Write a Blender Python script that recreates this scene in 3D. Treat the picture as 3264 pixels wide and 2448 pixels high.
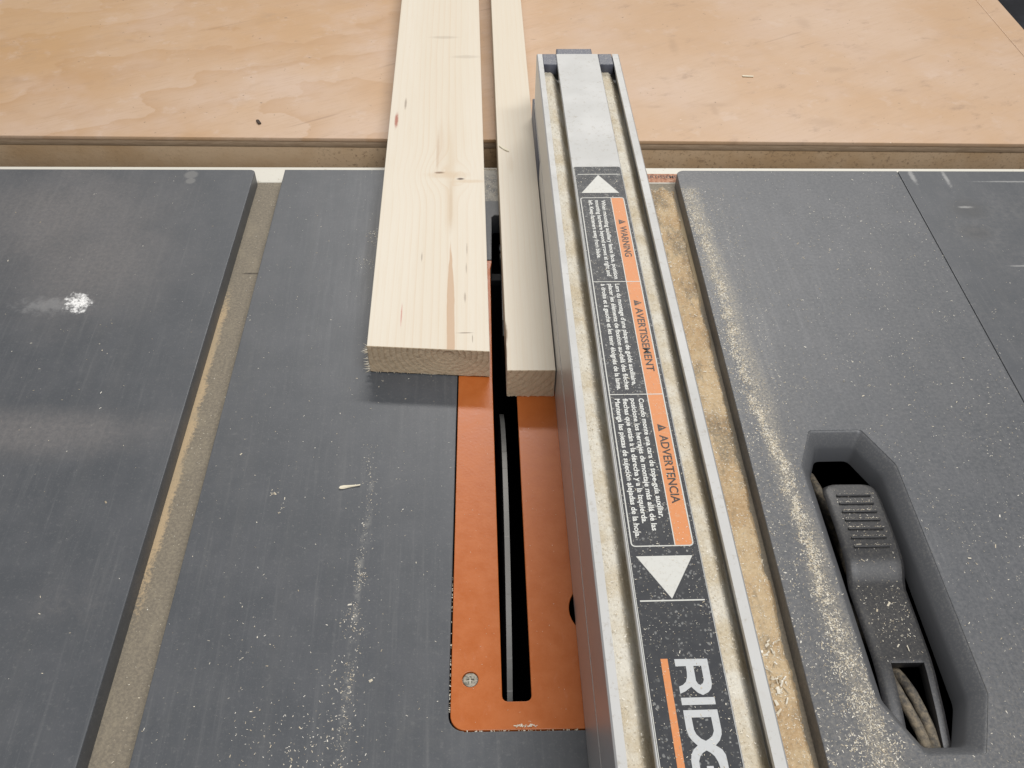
import bpy, bmesh, math, random
from mathutils import Matrix, Vector, noise as mnoise

for o in list(bpy.data.objects):
    bpy.data.objects.remove(o)
scene = bpy.context.scene
COL = scene.collection
random.seed(7)
MM = 0.001

# ------------------------------------------------------------------ camera
CAM_R = (0.999585, -0.022582, 0.017912)
CAM_U = (0.004553, 0.737342, 0.675504)
CAM_F = (0.028461, 0.675142, -0.737139)
cam_data = bpy.data.cameras.new('camera')
cam = bpy.data.objects.new('camera', cam_data)
COL.objects.link(cam)
cam_data.sensor_width = 36.0
cam_data.lens = 31.1952
cam_data.clip_start = 0.01
cam_data.clip_end = 50.0
cm = Matrix.Identity(4)
for i in range(3):
    cm[i][0] = CAM_R[i]
    cm[i][1] = CAM_U[i]
    cm[i][2] = -CAM_F[i]
cm[0][3], cm[1][3], cm[2][3] = 0.0, -0.49944, 0.3363
cam.matrix_world = cm
scene.camera = cam

# ------------------------------------------------------------------ light
world = bpy.data.worlds.new('World')
scene.world = world
world.use_nodes = True
bg = world.node_tree.nodes['Background']
bg.inputs[0].default_value = (1.0, 0.985, 0.965, 1)
bg.inputs[1].default_value = 0.34


def area(name, loc, target, sx, sy, power, color):
    d = bpy.data.lights.new(name, 'AREA')
    d.shape = 'RECTANGLE'
    d.size, d.size_y = sx, sy
    d.energy = power
    d.color = color
    o = bpy.data.objects.new(name, d)
    COL.objects.link(o)
    o.location = loc
    v = Vector(target) - Vector(loc)
    o.rotation_euler = v.to_track_quat('-Z', 'Y').to_euler()
    return o


# shop tube lamps: one row behind the bench, one above and behind the photographer
area('tube_lamp_back', (0.28, 1.55, 1.62), (0.05, -0.1, 0), 1.7, 0.16, 31, (1.0, 0.975, 0.94))
area('tube_lamp_front', (0.42, -0.85, 1.65), (0.05, -0.1, 0), 1.1, 0.3, 25, (0.98, 0.985, 1.0))
scene.view_settings.view_transform = 'Standard'
scene.view_settings.look = 'None'
scene.view_settings.exposure = -0.04
scene.view_settings.gamma = 1.0


# ------------------------------------------------------------------ node helpers
class NT:
    def __init__(self, name):
        self.mat = bpy.data.materials.new(name)
        self.mat.use_nodes = True
        self.t = self.mat.node_tree
        self.b = self.t.nodes['Principled BSDF']
        self._oc = None

    def node(self, typ, ins=None, out=0, **props):
        n = self.t.nodes.new(typ)
        for k, v in props.items():
            setattr(n, k, v)
        for k, v in (ins or {}).items():
            self.put(n.inputs[k], v)
        return n.outputs[out]

    def put(self, sock, v):
        if isinstance(v, bpy.types.NodeSocket):
            self.t.links.new(v, sock)
        else:
            if isinstance(v, tuple) and len(v) == 3 and sock.type == 'RGBA':
                v = v + (1.0,)
            sock.default_value = v

    def set(self, **kw):
        for k, v in kw.items():
            self.put(self.b.inputs[k.replace('_', ' ')], v)

    @property
    def oc(self):
        if self._oc is None:
            self._oc = self.node('ShaderNodeTexCoord', out=3)
        return self._oc

    def m(self, op, a, b=0.0, c=0.0, clamp=False):
        return self.node('ShaderNodeMath', {0: a, 1: b, 2: c}, operation=op, use_clamp=clamp)

    def add(self, a, b): return self.m('ADD', a, b)
    def mul(self, a, b): return self.m('MULTIPLY', a, b)
    def sub(self, a, b): return self.m('SUBTRACT', a, b)

    def scale(self, v, s):
        return self.node('ShaderNodeVectorMath', {0: v, 1: s}, operation='MULTIPLY')

    def vadd(self, v, s):
        return self.node('ShaderNodeVectorMath', {0: v, 1: s}, operation='ADD')

    def xyz(self, v):
        n = self.t.nodes.new('ShaderNodeSeparateXYZ')
        self.put(n.inputs[0], v)
        return n.outputs

    def noise(self, v, scale=1.0, detail=3.0, rough=0.55, dist=0.0):
        return self.node('ShaderNodeTexNoise', {'Vector': v, 'Scale': scale, 'Detail': detail,
                                                 'Roughness': rough, 'Distortion': dist})

    def voro(self, v, scale):
        return self.node('ShaderNodeTexVoronoi', {'Vector': v, 'Scale': scale})

    def rng(self, v, a, b, c=0.0, d=1.0, smooth=True):
        return self.node('ShaderNodeMapRange', {0: v, 1: a, 2: b, 3: c, 4: d},
                         interpolation_type='SMOOTHSTEP' if smooth else 'LINEAR')

    def mix(self, f, a, b):
        n = self.t.nodes.new('ShaderNodeMix')
        n.data_type = 'RGBA'
        self.put(n.inputs[0], f)
        self.put(n.inputs[6], a)
        self.put(n.inputs[7], b)
        return n.outputs[2]

    def ramp(self, f, stops):
        n = self.t.nodes.new('ShaderNodeValToRGB')
        self.put(n.inputs[0], f)
        el = n.color_ramp.elements
        while len(el) < len(stops):
            el.new(0.5)
        for e, (p, c) in zip(el, stops):
            e.position = p
            e.color = tuple(c) + (1.0,)
        return n.outputs[0]

    def bump(self, h, strength=0.3, dist=0.0005):
        self.put(self.b.inputs['Normal'], self.node('ShaderNodeBump', {'Strength': strength, 'Distance': dist, 'Height': h}))

    def spot(self, cx, cy, rx, ry, soft=0.6, wob=0.0, wscale=200.0):
        """mask 1 inside an ellipse (mm), noisy edge"""
        o = self.xyz(self.oc)
        dx = self.mul(self.sub(o[0], cx * MM), 1 / (rx * MM))
        dy = self.mul(self.sub(o[1], cy * MM), 1 / (ry * MM))
        d = self.m('SQRT', self.add(self.mul(dx, dx), self.mul(dy, dy)))
        if wob:
            d = self.add(d, self.mul(self.sub(self.noise(self.oc, wscale, 4, 0.65), 0.5), wob))
        return self.rng(d, 1 - soft, 1 + soft, 1, 0)


def simple(name, col, rough=0.5, metal=0.0, spec=0.5):
    n = NT(name)
    n.set(Base_Color=col, Roughness=rough, Metallic=metal)
    n.b.inputs['Specular IOR Level'].default_value = spec
    return n


def finish(n):
    return n.mat


# ---- painted cast table
def table_mat(name, kind):
    n = NT(name)
    o = n.xyz(n.oc)
    big = n.noise(n.oc, 9.0, 5, 0.62)
    mid = n.noise(n.oc, 42.0, 5, 0.65)
    fine = n.noise(n.oc, 900.0, 3, 0.6)
    sheared = n.node('ShaderNodeCombineXYZ', {0: n.add(o[0], n.mul(o[1], 0.03)), 1: n.mul(o[1], 0.035), 2: o[2]})
    streak = n.noise(sheared, 420.0, 4, 0.7)
    wide = n.noise(sheared, 90.0, 3, 0.6)
    base = n.mix(n.rng(mid, 0.35, 0.7), (0.070, 0.075, 0.083), (0.085, 0.089, 0.097))
    col = n.mix(n.mul(n.rng(streak, 0.50, 0.80), 0.34), base, (0.16, 0.16, 0.16))
    col = n.mix(n.mul(n.rng(wide, 0.45, 0.75), 0.14), col, (0.13, 0.128, 0.125))
    col = n.mix(n.mul(n.rng(fine, 0.55, 0.8), 0.35), col, (0.2, 0.195, 0.185))
    grit = n.noise(n.oc, 330.0, 5, 0.8)
    col = n.mix(n.mul(n.rng(grit, 0.54, 0.74), 0.30), col, (0.22, 0.217, 0.21))
    dust = n.mul(n.rng(big, 0.48, 0.72), n.rng(n.noise(n.oc, 260.0, 4, 0.7), 0.3, 0.75))
    if kind == 'left':
        film = n.m('MAXIMUM', n.spot(-262, -50, 60, 42, 0.8, 0.9, 40), n.spot(-225, -222, 60, 13, 0.7, 0.8, 60))
        film = n.m('MAXIMUM', film, n.spot(-228, -95, 40, 40, 0.9, 0.9, 40))
        film = n.mul(film, n.rng(n.noise(n.oc, 420.0, 5, 0.75), 0.25, 0.8, 0.35, 1.0))
        col = n.mix(n.mul(film, 0.5), col, (0.25, 0.225, 0.21))
        col = n.mix(n.mul(dust, 0.30), col, (0.24, 0.215, 0.20))
        splat = n.m('MAXIMUM', n.mul(n.spot(-226, -129, 5.5, 6.0, 0.45, 3.6, 260), n.rng(n.noise(n.oc, 700.0, 4, 0.7), 0.34, 0.5)), n.mul(n.spot(-240, -131, 13, 5, 0.8, 4.0, 240), 0.10))
        col = n.mix(splat, col, (0.85, 0.84, 0.82))
        for cx, cy, r in ((-191, -6, 4.2), (-190, -13, 3)):
            col = n.mix(n.mul(n.spot(cx, cy, r, r, 0.25, 0.3), 0.35), col, (0.3, 0.29, 0.27))
    elif kind == 'right':
        col = n.mix(n.mul(n.rng(n.noise(n.oc, 520.0, 5, 0.75), 0.32, 0.75), 0.30), col, (0.24, 0.235, 0.235))  # fine dust, mixed in stronger to stand in for the plate's sheen
        path = n.noise(n.oc, 33.0, 3, 0.5)
        side = n.add(n.sub(o[0], 0.131), n.mul(o[1], 0.043))
        side = n.add(side, n.mul(n.sub(path, 0.5), 0.010))
        band = n.rng(n.m('ABSOLUTE', side), 0.001, 0.008, 1, 0)
        band = n.mul(band, n.rng(n.noise(n.oc, 900.0, 4, 0.75), 0.40, 0.60))
        band = n.mul(band, n.rng(o[1], -0.026, -0.012, 1, 0))
        col = n.mix(n.mul(band, 0.5), col, (0.40, 0.35, 0.26))
        halo = n.mul(n.rng(side, 0.0, 0.035, 1, 0), n.rng(n.noise(n.oc, 700.0, 4, 0.75), 0.45, 0.75))
        col = n.mix(n.mul(halo, 0.35), col, (0.33, 0.30, 0.25))
        film = n.mul(n.rng(o[1], -0.40, -0.30, 1, 0), n.rng(n.noise(n.oc, 800.0, 4, 0.75), 0.4, 0.75))
        col = n.mix(n.mul(film, 0.35), col, (0.34, 0.30, 0.24))
    elif kind == 'wing':
        col = n.mix(n.mul(dust, 0.25), col, (0.25, 0.235, 0.22))
        for cx, cy, rx, ry in ((307, -42, 11, 9), (303, -66, 9, 7)):
            col = n.mix(n.mul(n.spot(cx, cy, rx, ry, 0.6, 0.8), 0.35), col, (0.05, 0.048, 0.045))
        for cx, cy, rx, ry in ((305, -8, 1.2, 10), (350, -12, 22, 0.8), (283, -6, 1.5, 9), (306, -40, 4, 1.2), (322, -98, 9, 0.9)):
            col = n.mix(n.mul(n.spot(cx, cy, rx, ry * 0.8, 0.7, 1.8, 420), 0.42), col, (0.5, 0.49, 0.47))
    else:
        dirt = n.spot(-66, -80, 5.5, 42, 0.6, 0.8, 120)  # darker elongated patch along the wide board's left side
        col = n.mix(n.mul(dirt, 0.3), col, (0.05, 0.044, 0.035))
        line = n.add(n.add(o[0], 0.0545), n.mul(n.sub(n.noise(n.oc, 28.0, 2, 0.5), 0.5), 0.007))
        chalk = n.mul(n.rng(n.m('ABSOLUTE', line), 0.0003, 0.0022, 1, 0), n.rng(n.noise(n.oc, 160.0, 5, 0.75), 0.44, 0.62))
        chalk = n.mul(chalk, n.rng(o[1], -0.235, -0.27, 0, 1))
        col = n.mix(n.mul(chalk, 0.2), col, (0.5, 0.48, 0.42))
        col = n.mix(n.mul(dust, 0.12), col, (0.25, 0.24, 0.21))
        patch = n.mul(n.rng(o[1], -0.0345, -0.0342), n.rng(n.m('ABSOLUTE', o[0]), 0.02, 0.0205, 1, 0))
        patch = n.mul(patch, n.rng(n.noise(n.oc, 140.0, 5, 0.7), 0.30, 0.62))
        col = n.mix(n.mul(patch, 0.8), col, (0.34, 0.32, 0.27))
    n.set(Base_Color=col)
    n.put(n.b.inputs['Roughness'], n.rng(streak, 0.3, 0.7, 0.40, 0.50, False))
    n.b.inputs['Specular IOR Level'].default_value = 0.5
    n.bump(n.noise(n.oc, 1500.0, 2, 0.5), 0.10, 0.0003)
    return n.mat


MAT = {}
for k in ('left', 'centre', 'right', 'wing'):
    MAT['table_' + k] = table_mat('painted_table_' + k, k)

# ---- orange insert
n = NT('orange_enamel')
mot = n.noise(n.oc, 130.0, 5, 0.65)
wear = n.rng(n.noise(n.scale(n.oc, (1.0, 0.35, 1.0)), 240.0, 5, 0.7), 0.56, 0.75)
col = n.mix(n.rng(mot, 0.3, 0.7), (0.42, 0.108, 0.020), (0.455, 0.125, 0.026))
o = n.xyz(n.oc)
front = n.rng(o[1], -0.36, -0.29, 1, 0)
col = n.mix(n.mul(n.mul(wear, 0.28), n.add(n.mul(front, 0.6), 0.25)), col, (0.55, 0.22, 0.12))
col = n.mix(n.mul(n.rng(n.noise(n.oc, 600.0, 3, 0.6), 0.70, 0.78), 0.5), col, (0.7, 0.5, 0.36))
n.set(Base_Color=col, Roughness=n.rng(mot, 0.3, 0.7, 0.30, 0.42, False))
n.bump(n.noise(n.oc, 700.0, 2, 0.5), 0.12, 0.0003)
MAT['orange'] = n.mat


# ---- sawdust
def dust_mat(name, a, b, c, grey):
    n = NT(name)
    big = n.noise(n.oc, 60.0, 4, 0.6)
    f = n.noise(n.oc, 850.0, 4, 0.75)
    col = n.mix(n.rng(big, 0.35, 0.65), a, b)
    col = n.mix(n.mul(n.rng(f, 0.5, 0.72), 0.55), col, c)
    col = n.mix(n.mul(n.rng(f, 0.46, 0.28), 0.55), col, (b[0] * 0.42, b[1] * 0.38, b[2] * 0.36))
    if grey:
        g = n.rng(n.noise(n.scale(n.oc, (2.2, 0.8, 1)), 42.0, 4, 0.65), 0.48, 0.62)
        col = n.mix(n.mul(n.mul(g, n.rng(f, 0.36, 0.58)), grey), col, (0.14, 0.13, 0.11))
    n.set(Base_Color=col, Roughness=0.95)
    n.b.inputs['Specular IOR Level'].default_value = 0.1
    n.bump(f, 0.6, 0.001)
    return n.mat


MAT['dust_tan'] = dust_mat('sawdust_tan', (0.55, 0.42, 0.26), (0.46, 0.32, 0.18), (0.70, 0.58, 0.41), 0.7)
MAT['dust_cream'] = dust_mat('sawdust_cream', (0.66, 0.62, 0.53), (0.54, 0.46, 0.33), (0.74, 0.71, 0.63), 0)
n = NT('sawdust_flake')
geo = n.node('ShaderNodeNewGeometry', out=8)
n.set(Base_Color=n.ramp(geo, [(0.0, (0.45, 0.37, 0.26)), (0.4, (0.66, 0.59, 0.46)), (1.0, (0.83, 0.79, 0.70))]), Roughness=0.9)
n.b.inputs['Specular IOR Level'].default_value = 0.15
MAT['flake'] = n.mat

# ---- slot floor
n = NT('slot_floor_metal')
o = n.xyz(n.oc)
f = n.noise(n.oc, 700.0, 4, 0.75)
b = n.noise(n.oc, 70.0, 4, 0.6)
col = n.mix(n.rng(f, 0.35, 0.7), (0.17, 0.145, 0.11), (0.26, 0.22, 0.16))
edge = n.add(n.sub(o[0], -0.1500), n.mul(n.sub(b, 0.5), 0.006))
tan = n.mul(n.rng(edge, 0.0005, 0.0055, 1, 0), n.mul(n.rng(o[1], -0.34, -0.27), n.rng(o[1], -0.09, -0.14)))
tanf = n.rng(n.add(n.mul(tan, 0.62), n.mul(n.sub(f, 0.5), 1.5)), 0.12, 0.6)
col = n.mix(n.mul(tanf, n.rng(tan, 0.0, 0.3)), col, (0.45, 0.335, 0.20))
crk = n.spot(-139.5, -92.5, 6.0, 0.7, 0.5, 1.6, 160)
col = n.mix(crk, col, (0.05, 0.04, 0.03))
tan2 = n.mul(n.rng(n.add(n.sub(-0.1325, o[0]), n.mul(n.sub(b, 0.5), 0.006)), 0.0, 0.0022, 1, 0), n.mul(n.rng(o[1], -0.13, -0.1), n.rng(o[1], -0.02, -0.05)))
col = n.mix(tan2, col, (0.42, 0.33, 0.2))
tan3 = n.rng(n.noise(n.scale(n.oc, (1, 0.5, 1)), 90.0, 4, 0.6), 0.5, 0.66)
col = n.mix(n.mul(tan3, 0.3), col, (0.30, 0.255, 0.18))
n.set(Base_Color=col, Roughness=0.7)
n.bump(f, 0.3, 0.0006)
MAT['slot'] = n.mat


# ---- aluminium with dust on its upward faces
def alu_mat(name, dusty):
    n = NT(name)
    gn = n.t.nodes.new('ShaderNodeNewGeometry')
    nz = n.xyz(gn.outputs['Normal'])[2]
    f = n.noise(n.oc, 800.0, 4, 0.72)
    b = n.noise(n.oc, 28.0, 4, 0.6)
    up = n.rng(nz, 0.6, 0.95)
    d = n.mul(up, n.add(dusty, n.mul(n.rng(b, 0.35, 0.65), 0.25)))
    col = n.mix(d, (0.56, 0.56, 0.56), (0.48, 0.475, 0.455))
    col = n.mix(n.mul(up, n.mul(n.rng(n.noise(n.oc, 420.0, 3, 0.75), 0.56, 0.70), 0.5)), col, (0.33, 0.30, 0.25))
    col = n.mix(n.mul(up, n.mul(n.rng(n.noise(n.oc, 200.0, 4, 0.6), 0.62, 0.7), 0.2)), col, (0.45, 0.42, 0.38))
    n.set(Base_Color=col, Metallic=n.rng(d, 0, 1, 0.75, 0.05, False), Roughness=n.rng(d, 0, 1, 0.40, 0.65, False))
    brushed = n.noise(n.scale(n.oc, (600.0, 6.0, 600.0)), 2.0, 3, 0.6)
    n.bump(brushed, 0.06, 0.0004)
    return n.mat


MAT['alu'] = alu_mat('dusty_aluminium', 0.72)

MAT['blade'] = simple('blade_steel', (0.22, 0.215, 0.20), 0.55, 0.2).mat
MAT['dark_metal'] = simple('blackened_metal', (0.02, 0.02, 0.021), 0.4, 0.3).mat
MAT['pale_edge'] = simple('rubbed_steel_edge', (0.16, 0.155, 0.14), 0.45, 0.4).mat
MAT['cavity'] = simple('black_cabinet_plastic', (0.012, 0.012, 0.013), 0.7).mat
n = NT('screw_steel')
n.set(Base_Color=n.mix(n.rng(n.noise(n.oc, 900.0, 3, 0.6), 0.4, 0.6), (0.16, 0.15, 0.12), (0.36, 0.33, 0.27)), Roughness=0.6, Metallic=0.3)
MAT['screw'] = n.mat


def plastic(name, col, dustc, amt, rough=0.5):
    n = NT(name)
    f = n.noise(n.oc, 1000.0, 4, 0.75)
    gn = n.t.nodes.new('ShaderNodeNewGeometry')
    nz = n.xyz(gn.outputs['Normal'])[2]
    d = n.mul(n.rng(nz, 0.2, 0.9), n.mul(n.rng(f, 0.46, 0.66), amt))
    n.set(Base_Color=n.mix(d, col, dustc), Roughness=rough)
    n.bump(n.noise(n.oc, 2500.0, 2, 0.5), 0.12, 0.0003)
    return n.mat


MAT['cap'] = plastic('end_cap_plastic', (0.105, 0.11, 0.14), (0.40, 0.38, 0.33), 0.5)
MAT['lever'] = plastic('lever_plastic', (0.024, 0.024, 0.026), (0.16, 0.145, 0.12), 0.28, 0.42)
MAT['recess'] = plastic('recess_plastic', (0.098, 0.101, 0.108), (0.26, 0.25, 0.23), 0.4, 0.42)
n = NT('dusty_cord_rubber')
f = n.noise(n.oc, 500.0, 4, 0.7)
b = n.noise(n.oc, 80.0, 3, 0.6)
n.set(Base_Color=n.mix(n.rng(n.add(f, n.mul(n.sub(b, 0.5), 0.8)), 0.3, 0.78), (0.06, 0.056, 0.05), (0.24, 0.195, 0.135)), Roughness=0.85)
n.bump(f, 0.4, 0.001)
MAT['cord'] = n.mat

# ---- label
n = NT('label_print_black')
f = n.voro(n.vadd(n.oc, n.scale(n.node('ShaderNodeTexNoise', {'Vector': n.oc, 'Scale': 400.0}, out=1), (0.002, 0.002, 0.002))), 620.0)
sp = n.mul(n.rng(f, 0.34, 0.22), n.rng(n.noise(n.oc, 130.0, 3, 0.6), 0.40, 0.62))
haze = n.noise(n.oc, 300.0, 4, 0.7)
o = n.xyz(n.oc)
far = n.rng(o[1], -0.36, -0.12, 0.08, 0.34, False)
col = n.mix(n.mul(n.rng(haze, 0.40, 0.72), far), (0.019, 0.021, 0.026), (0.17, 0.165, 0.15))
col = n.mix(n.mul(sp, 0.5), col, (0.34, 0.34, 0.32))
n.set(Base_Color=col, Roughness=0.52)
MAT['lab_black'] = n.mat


def printmat(name, c, dirty):
    n = NT(name)
    f = n.noise(n.oc, 700.0, 3, 0.7)
    n.set(Base_Color=n.mix(n.mul(n.rng(f, 0.5, 0.75), 0.5), c, dirty), Roughness=0.5)
    return n.mat


MAT['lab_white'] = printmat('label_print_white', (0.56, 0.555, 0.515), (0.40, 0.385, 0.34))
MAT['lab_type'] = printmat('label_print_type', (0.66, 0.66, 0.62), (0.36, 0.35, 0.32))
MAT['lab_silver'] = printmat('label_print_silver', (0.48, 0.49, 0.49), (0.38, 0.375, 0.36))
MAT['lab_orange'] = printmat('label_print_orange', (0.60, 0.225, 0.075), (0.58, 0.32, 0.18))
MAT['lab_ink'] = printmat('label_print_ink', (0.03, 0.025, 0.024), (0.07, 0.04, 0.025))
n = NT('worn_rail_label')
f = n.noise(n.oc, 400.0, 5, 0.75)
n.set(Base_Color=n.ramp(f, [(0.3, (0.20, 0.08, 0.045)), (0.5, (0.42, 0.20, 0.12)), (0.7, (0.58, 0.40, 0.28))]), Roughness=0.8)
MAT['rail_label'] = n.mat
n = NT('cream_rail_paint')
f = n.noise(n.oc, 300.0, 4, 0.7)
n.set(Base_Color=n.mix(n.rng(f, 0.6, 0.75), (0.66, 0.63, 0.55), (0.42, 0.37, 0.28)), Roughness=0.5)
MAT['rail'] = n.mat


# ---- pine boards
def pine_mat(name, width, kx, feats, ring=0.0042, pith=None, contrast=1.0):
    n = NT(name)
    o = n.xyz(n.oc)
    x, y = o[0], o[1]
    slow = n.noise(n.scale(n.oc, (1.0, 0.12, 1.0)), 22.0, 3, 0.5)
    xw = n.add(x, n.mul(n.sub(slow, 0.5), 0.010))
    for (cx, cy, a, sx, sy) in kx:
        dx = n.mul(n.sub(x, cx * MM), 1 / (sx * MM))
        dy = n.mul(n.sub(y, cy * MM), 1 / (sy * MM))
        g = n.m('EXPONENT', n.mul(n.add(n.mul(dx, dx), n.mul(dy, dy)), -1.0))
        xw = n.add(xw, n.mul(g, a * MM))
    per = n.add(n.mul(xw, 1 / ring), n.mul(n.noise(n.scale(n.oc, (1.0, 0.02, 1.0)), 60.0, 2, 0.5), 1.5))
    saw = n.m('FRACT', per)
    late = n.m('POWER', saw, 5.0)
    hard = n.rng(saw, 0.97, 1.0, 1, 0)
    late = n.mul(late, hard)
    vary = n.rng(n.noise(n.scale(n.oc, (1.0, 0.03, 1.0)), 45.0, 2, 0.5), 0.3, 0.7, 0.25, 1.0)
    fib = n.noise(n.scale(n.oc, (1.0, 0.02, 1.0)), 1400.0, 3, 0.6)
    tone = n.noise(n.scale(n.oc, (1.0, 0.1, 1.0)), 30.0, 3, 0.5)
    col = n.mix(n.rng(tone, 0.3, 0.7), (0.695, 0.63, 0.525), (0.66, 0.585, 0.47))
    col = n.mix(n.mul(n.mul(late, vary), 0.50 * contrast), col, (0.58, 0.42, 0.27))
    col = n.mix(n.mul(n.rng(fib, 0.45, 0.7), 0.12), col, (0.60, 0.45, 0.28))
    fl = n.noise(n.scale(n.oc, (1.0, 0.10, 1.0)), 520.0, 3, 0.6)
    col = n.mix(n.mul(n.rng(fl, 0.74, 0.80), 0.6), col, (0.33, 0.20, 0.11))
    if pith:
        x0, y1, w = pith
        wob = n.noise(n.scale(n.oc, (0.0, 1.0, 0.0)), 60.0, 2, 0.5)
        c = n.add(n.sub(x, x0 * MM), n.mul(n.sub(wob, 0.5), 0.0012))
        c = n.add(c, n.mul(y, 0.008))
        wy = n.mul(n.rng(y, y1 * MM, (y1 - 55) * MM, 0.12, 1.0), w * MM)
        msk = n.rng(n.m('DIVIDE', n.m('ABSOLUTE', c), wy), 0.9, 1.08, 1, 0)
        msk = n.mul(msk, n.rng(y, y1 * MM, (y1 - 18) * MM))
        col = n.mix(n.mul(msk, 0.72), col, (0.50, 0.315, 0.185))
        c2 = n.rng(n.m('ABSOLUTE', c), 0.0, 0.005, 1, 0)
        up = n.mul(n.rng(y, y1 * MM, (y1 + 20) * MM), n.rng(y, 0.225, 0.17, 0, 1))
        col = n.mix(n.mul(n.mul(c2, up), 0.25), col, (0.52, 0.36, 0.2))
    for (cx, cy, rx, ry, a, cc) in feats:
        col = n.mix(n.mul(n.spot(cx, cy, rx, ry, 0.55, 0.7, 400), a), col, cc)
    n.set(Base_Color=col, Roughness=0.58)
    n.b.inputs['Specular IOR Level'].default_value = 0.35
    n.bump(fib, 0.12, 0.0004)
    return n.mat


def endgrain_mat(name, cx, cz, ring):
    n = NT(name)
    o = n.xyz(n.oc)
    w = n.mul(n.sub(n.noise(n.oc, 120.0, 3, 0.6), 0.5), 0.0022)
    dx = n.add(n.sub(o[0], cx * MM), w)
    dz = n.add(n.sub(o[2], cz * MM), w)
    r = n.m('SQRT', n.add(n.mul(dx, dx), n.mul(n.mul(dz, dz), 1.6)))
    saw = n.m('FRACT', n.mul(r, 1 / ring))
    late = n.m('POWER', saw, 3.0)
    f = n.noise(n.oc, 650.0, 4, 0.75)
    col = n.mix(n.mul(late, 0.6), (0.55, 0.435, 0.30), (0.31, 0.21, 0.125))
    col = n.mix(n.mul(n.rng(f, 0.5, 0.72), 0.35), col, (0.64, 0.53, 0.38))
    col = n.mix(n.mul(n.rng(f, 0.46, 0.3), 0.35), col, (0.28, 0.20, 0.125))
    n.set(Base_Color=col, Roughness=0.9)
    n.b.inputs['Specular IOR Level'].default_value = 0.1
    n.bump(n.add(f, n.mul(late, 0.8)), 0.6, 0.001)
    return n.mat


DK = (0.12, 0.065, 0.04)
MAT['pine_wide'] = pine_mat('pine_wide', 61, [(3, 155, 9, 9, 16), (18, 148, -9, 8, 14), (-12, 150, 4, 12, 18)],
                            [(3.2, 153.4, 2.6, 1.0, 0.85, DK), (16.2, 146.6, 2.0, 0.9, 0.95, (0.07, 0.04, 0.03)),
                             (8, 151, 12, 3.2, 0.30, (0.55, 0.38, 0.22)), (22, 144, 9, 1.6, 0.35, (0.55, 0.38, 0.22)),
                             (-26.2, 214, 1.1, 8, 0.85, (0.35, 0.09, 0.05)), (-5.3, 72, 0.35, 3.5, 0.45, DK),
                             (19.8, 78.5, 0.35, 5, 0.35, DK), (19.4, 62, 0.35, 4, 0.35, DK), (18.6, 38, 0.5, 3.5, 0.4, DK),
                             (18.5, 11.2, 3.6, 0.35, 0.65, DK), (22.3, 7.0, 0.25, 2.6, 0.5, DK),
                             (4, 330, 9, 2.0, 0.2, DK), (20, 300, 9, 2.2, 0.18, DK), (-21, 235, 0.7, 6, 0.5, DK),
                             (1.8, 175, 0.9, 20, 0.3, (0.4, 0.24, 0.13)), (3.5, 185, 2.5, 24, 0.18, (0.5, 0.33, 0.2)), (10.4, 118, 1.0, 22, 0.3, (0.45, 0.3, 0.17)), (-14.5, 25, 0.35, 7, 0.6, (0.5, 0.12, 0.10))],
                            0.0044, pith=(11.3, 90, 2.0))
MAT['pine_narrow'] = pine_mat('pine_narrow', 24, [], [(-4, 178, 2, 8, 0.15, (0.5, 0.36, 0.22)), (-12.0, 27, 0.9, 7, 0.8, (0.16, 0.09, 0.04)), (-12.1, 14, 0.6, 6, 0.6, (0.2, 0.12, 0.06))], 0.0036, None, 0.45)
MAT['end_wide'] = endgrain_mat('pine_end_wide', 10, 15.5, 0.0030)
MAT['end_narrow'] = endgrain_mat('pine_end_narrow', -26, 26, 0.0038)

# ---- bench
n = NT('bench_plywood')
o = n.xyz(n.oc)
warp = n.noise(n.oc, 7.0, 4, 0.55)
sx = n.node('ShaderNodeCombineXYZ', {0: n.mul(o[0], 0.75), 1: n.mul(o[1], 1.9), 2: 0.0})
w2 = n.noise(n.vadd(n.scale(sx, (1.0, 1.0, 1.0)), (0.31, 0.07, 0.0)), 5.5, 3, 0.5)
fld = n.add(n.mul(w2, 4.2), n.add(n.mul(o[0], -7.0), n.mul(o[1], 13.0)))
fld = n.add(fld, n.mul(n.noise(n.oc, 60.0, 3, 0.6), 0.35))
saw = n.m('FRACT', fld)
late = n.mul(n.m('POWER', saw, 2.2), n.rng(saw, 0.96, 1.0, 1, 0))
leftness = n.rng(o[0], 0.10, -0.12, 0.12, 1.0)
col = n.mix(n.rng(warp, 0.35, 0.65), (0.51, 0.315, 0.165), (0.545, 0.385, 0.265))
col = n.mix(n.mul(n.mul(late, leftness), 0.55), col, (0.44, 0.25, 0.115))
gold = n.mul(n.rng(o[0], -0.16, -0.34), n.rng(o[1], 0.08, 0.22))
col = n.mix(n.mul(gold, 0.5), col, (0.50, 0.30, 0.13))
col = n.mix(n.mul(n.rng(n.noise(n.oc, 16.0, 4, 0.6), 0.45, 0.7), 0.35), col, (0.56, 0.42, 0.34))
smear = n.noise(n.scale(n.oc, (1.0, 1.6, 1.0)), 24.0, 5, 0.65)
col = n.mix(n.mul(n.rng(smear, 0.58, 0.74), 0.45), col, (0.40, 0.26, 0.16))
st = n.noise(n.scale(n.vadd(n.oc, (0.3, 0.1, 0)), (1.0, 1.8, 1.0)), 75.0, 4, 0.6)
col = n.mix(n.mul(n.rng(st, 0.68, 0.76), 0.5), col, (0.24, 0.15, 0.10))
rot = n.node('ShaderNodeCombineXYZ', {0: n.add(n.mul(o[0], 0.88), n.mul(o[1], 0.47)), 1: n.sub(n.mul(o[1], 0.88), n.mul(o[0], 0.47)), 2: 0.0})
fibre = n.noise(n.scale(rot, (0.10, 1.0, 1.0)), 480.0, 4, 0.65)
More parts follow.
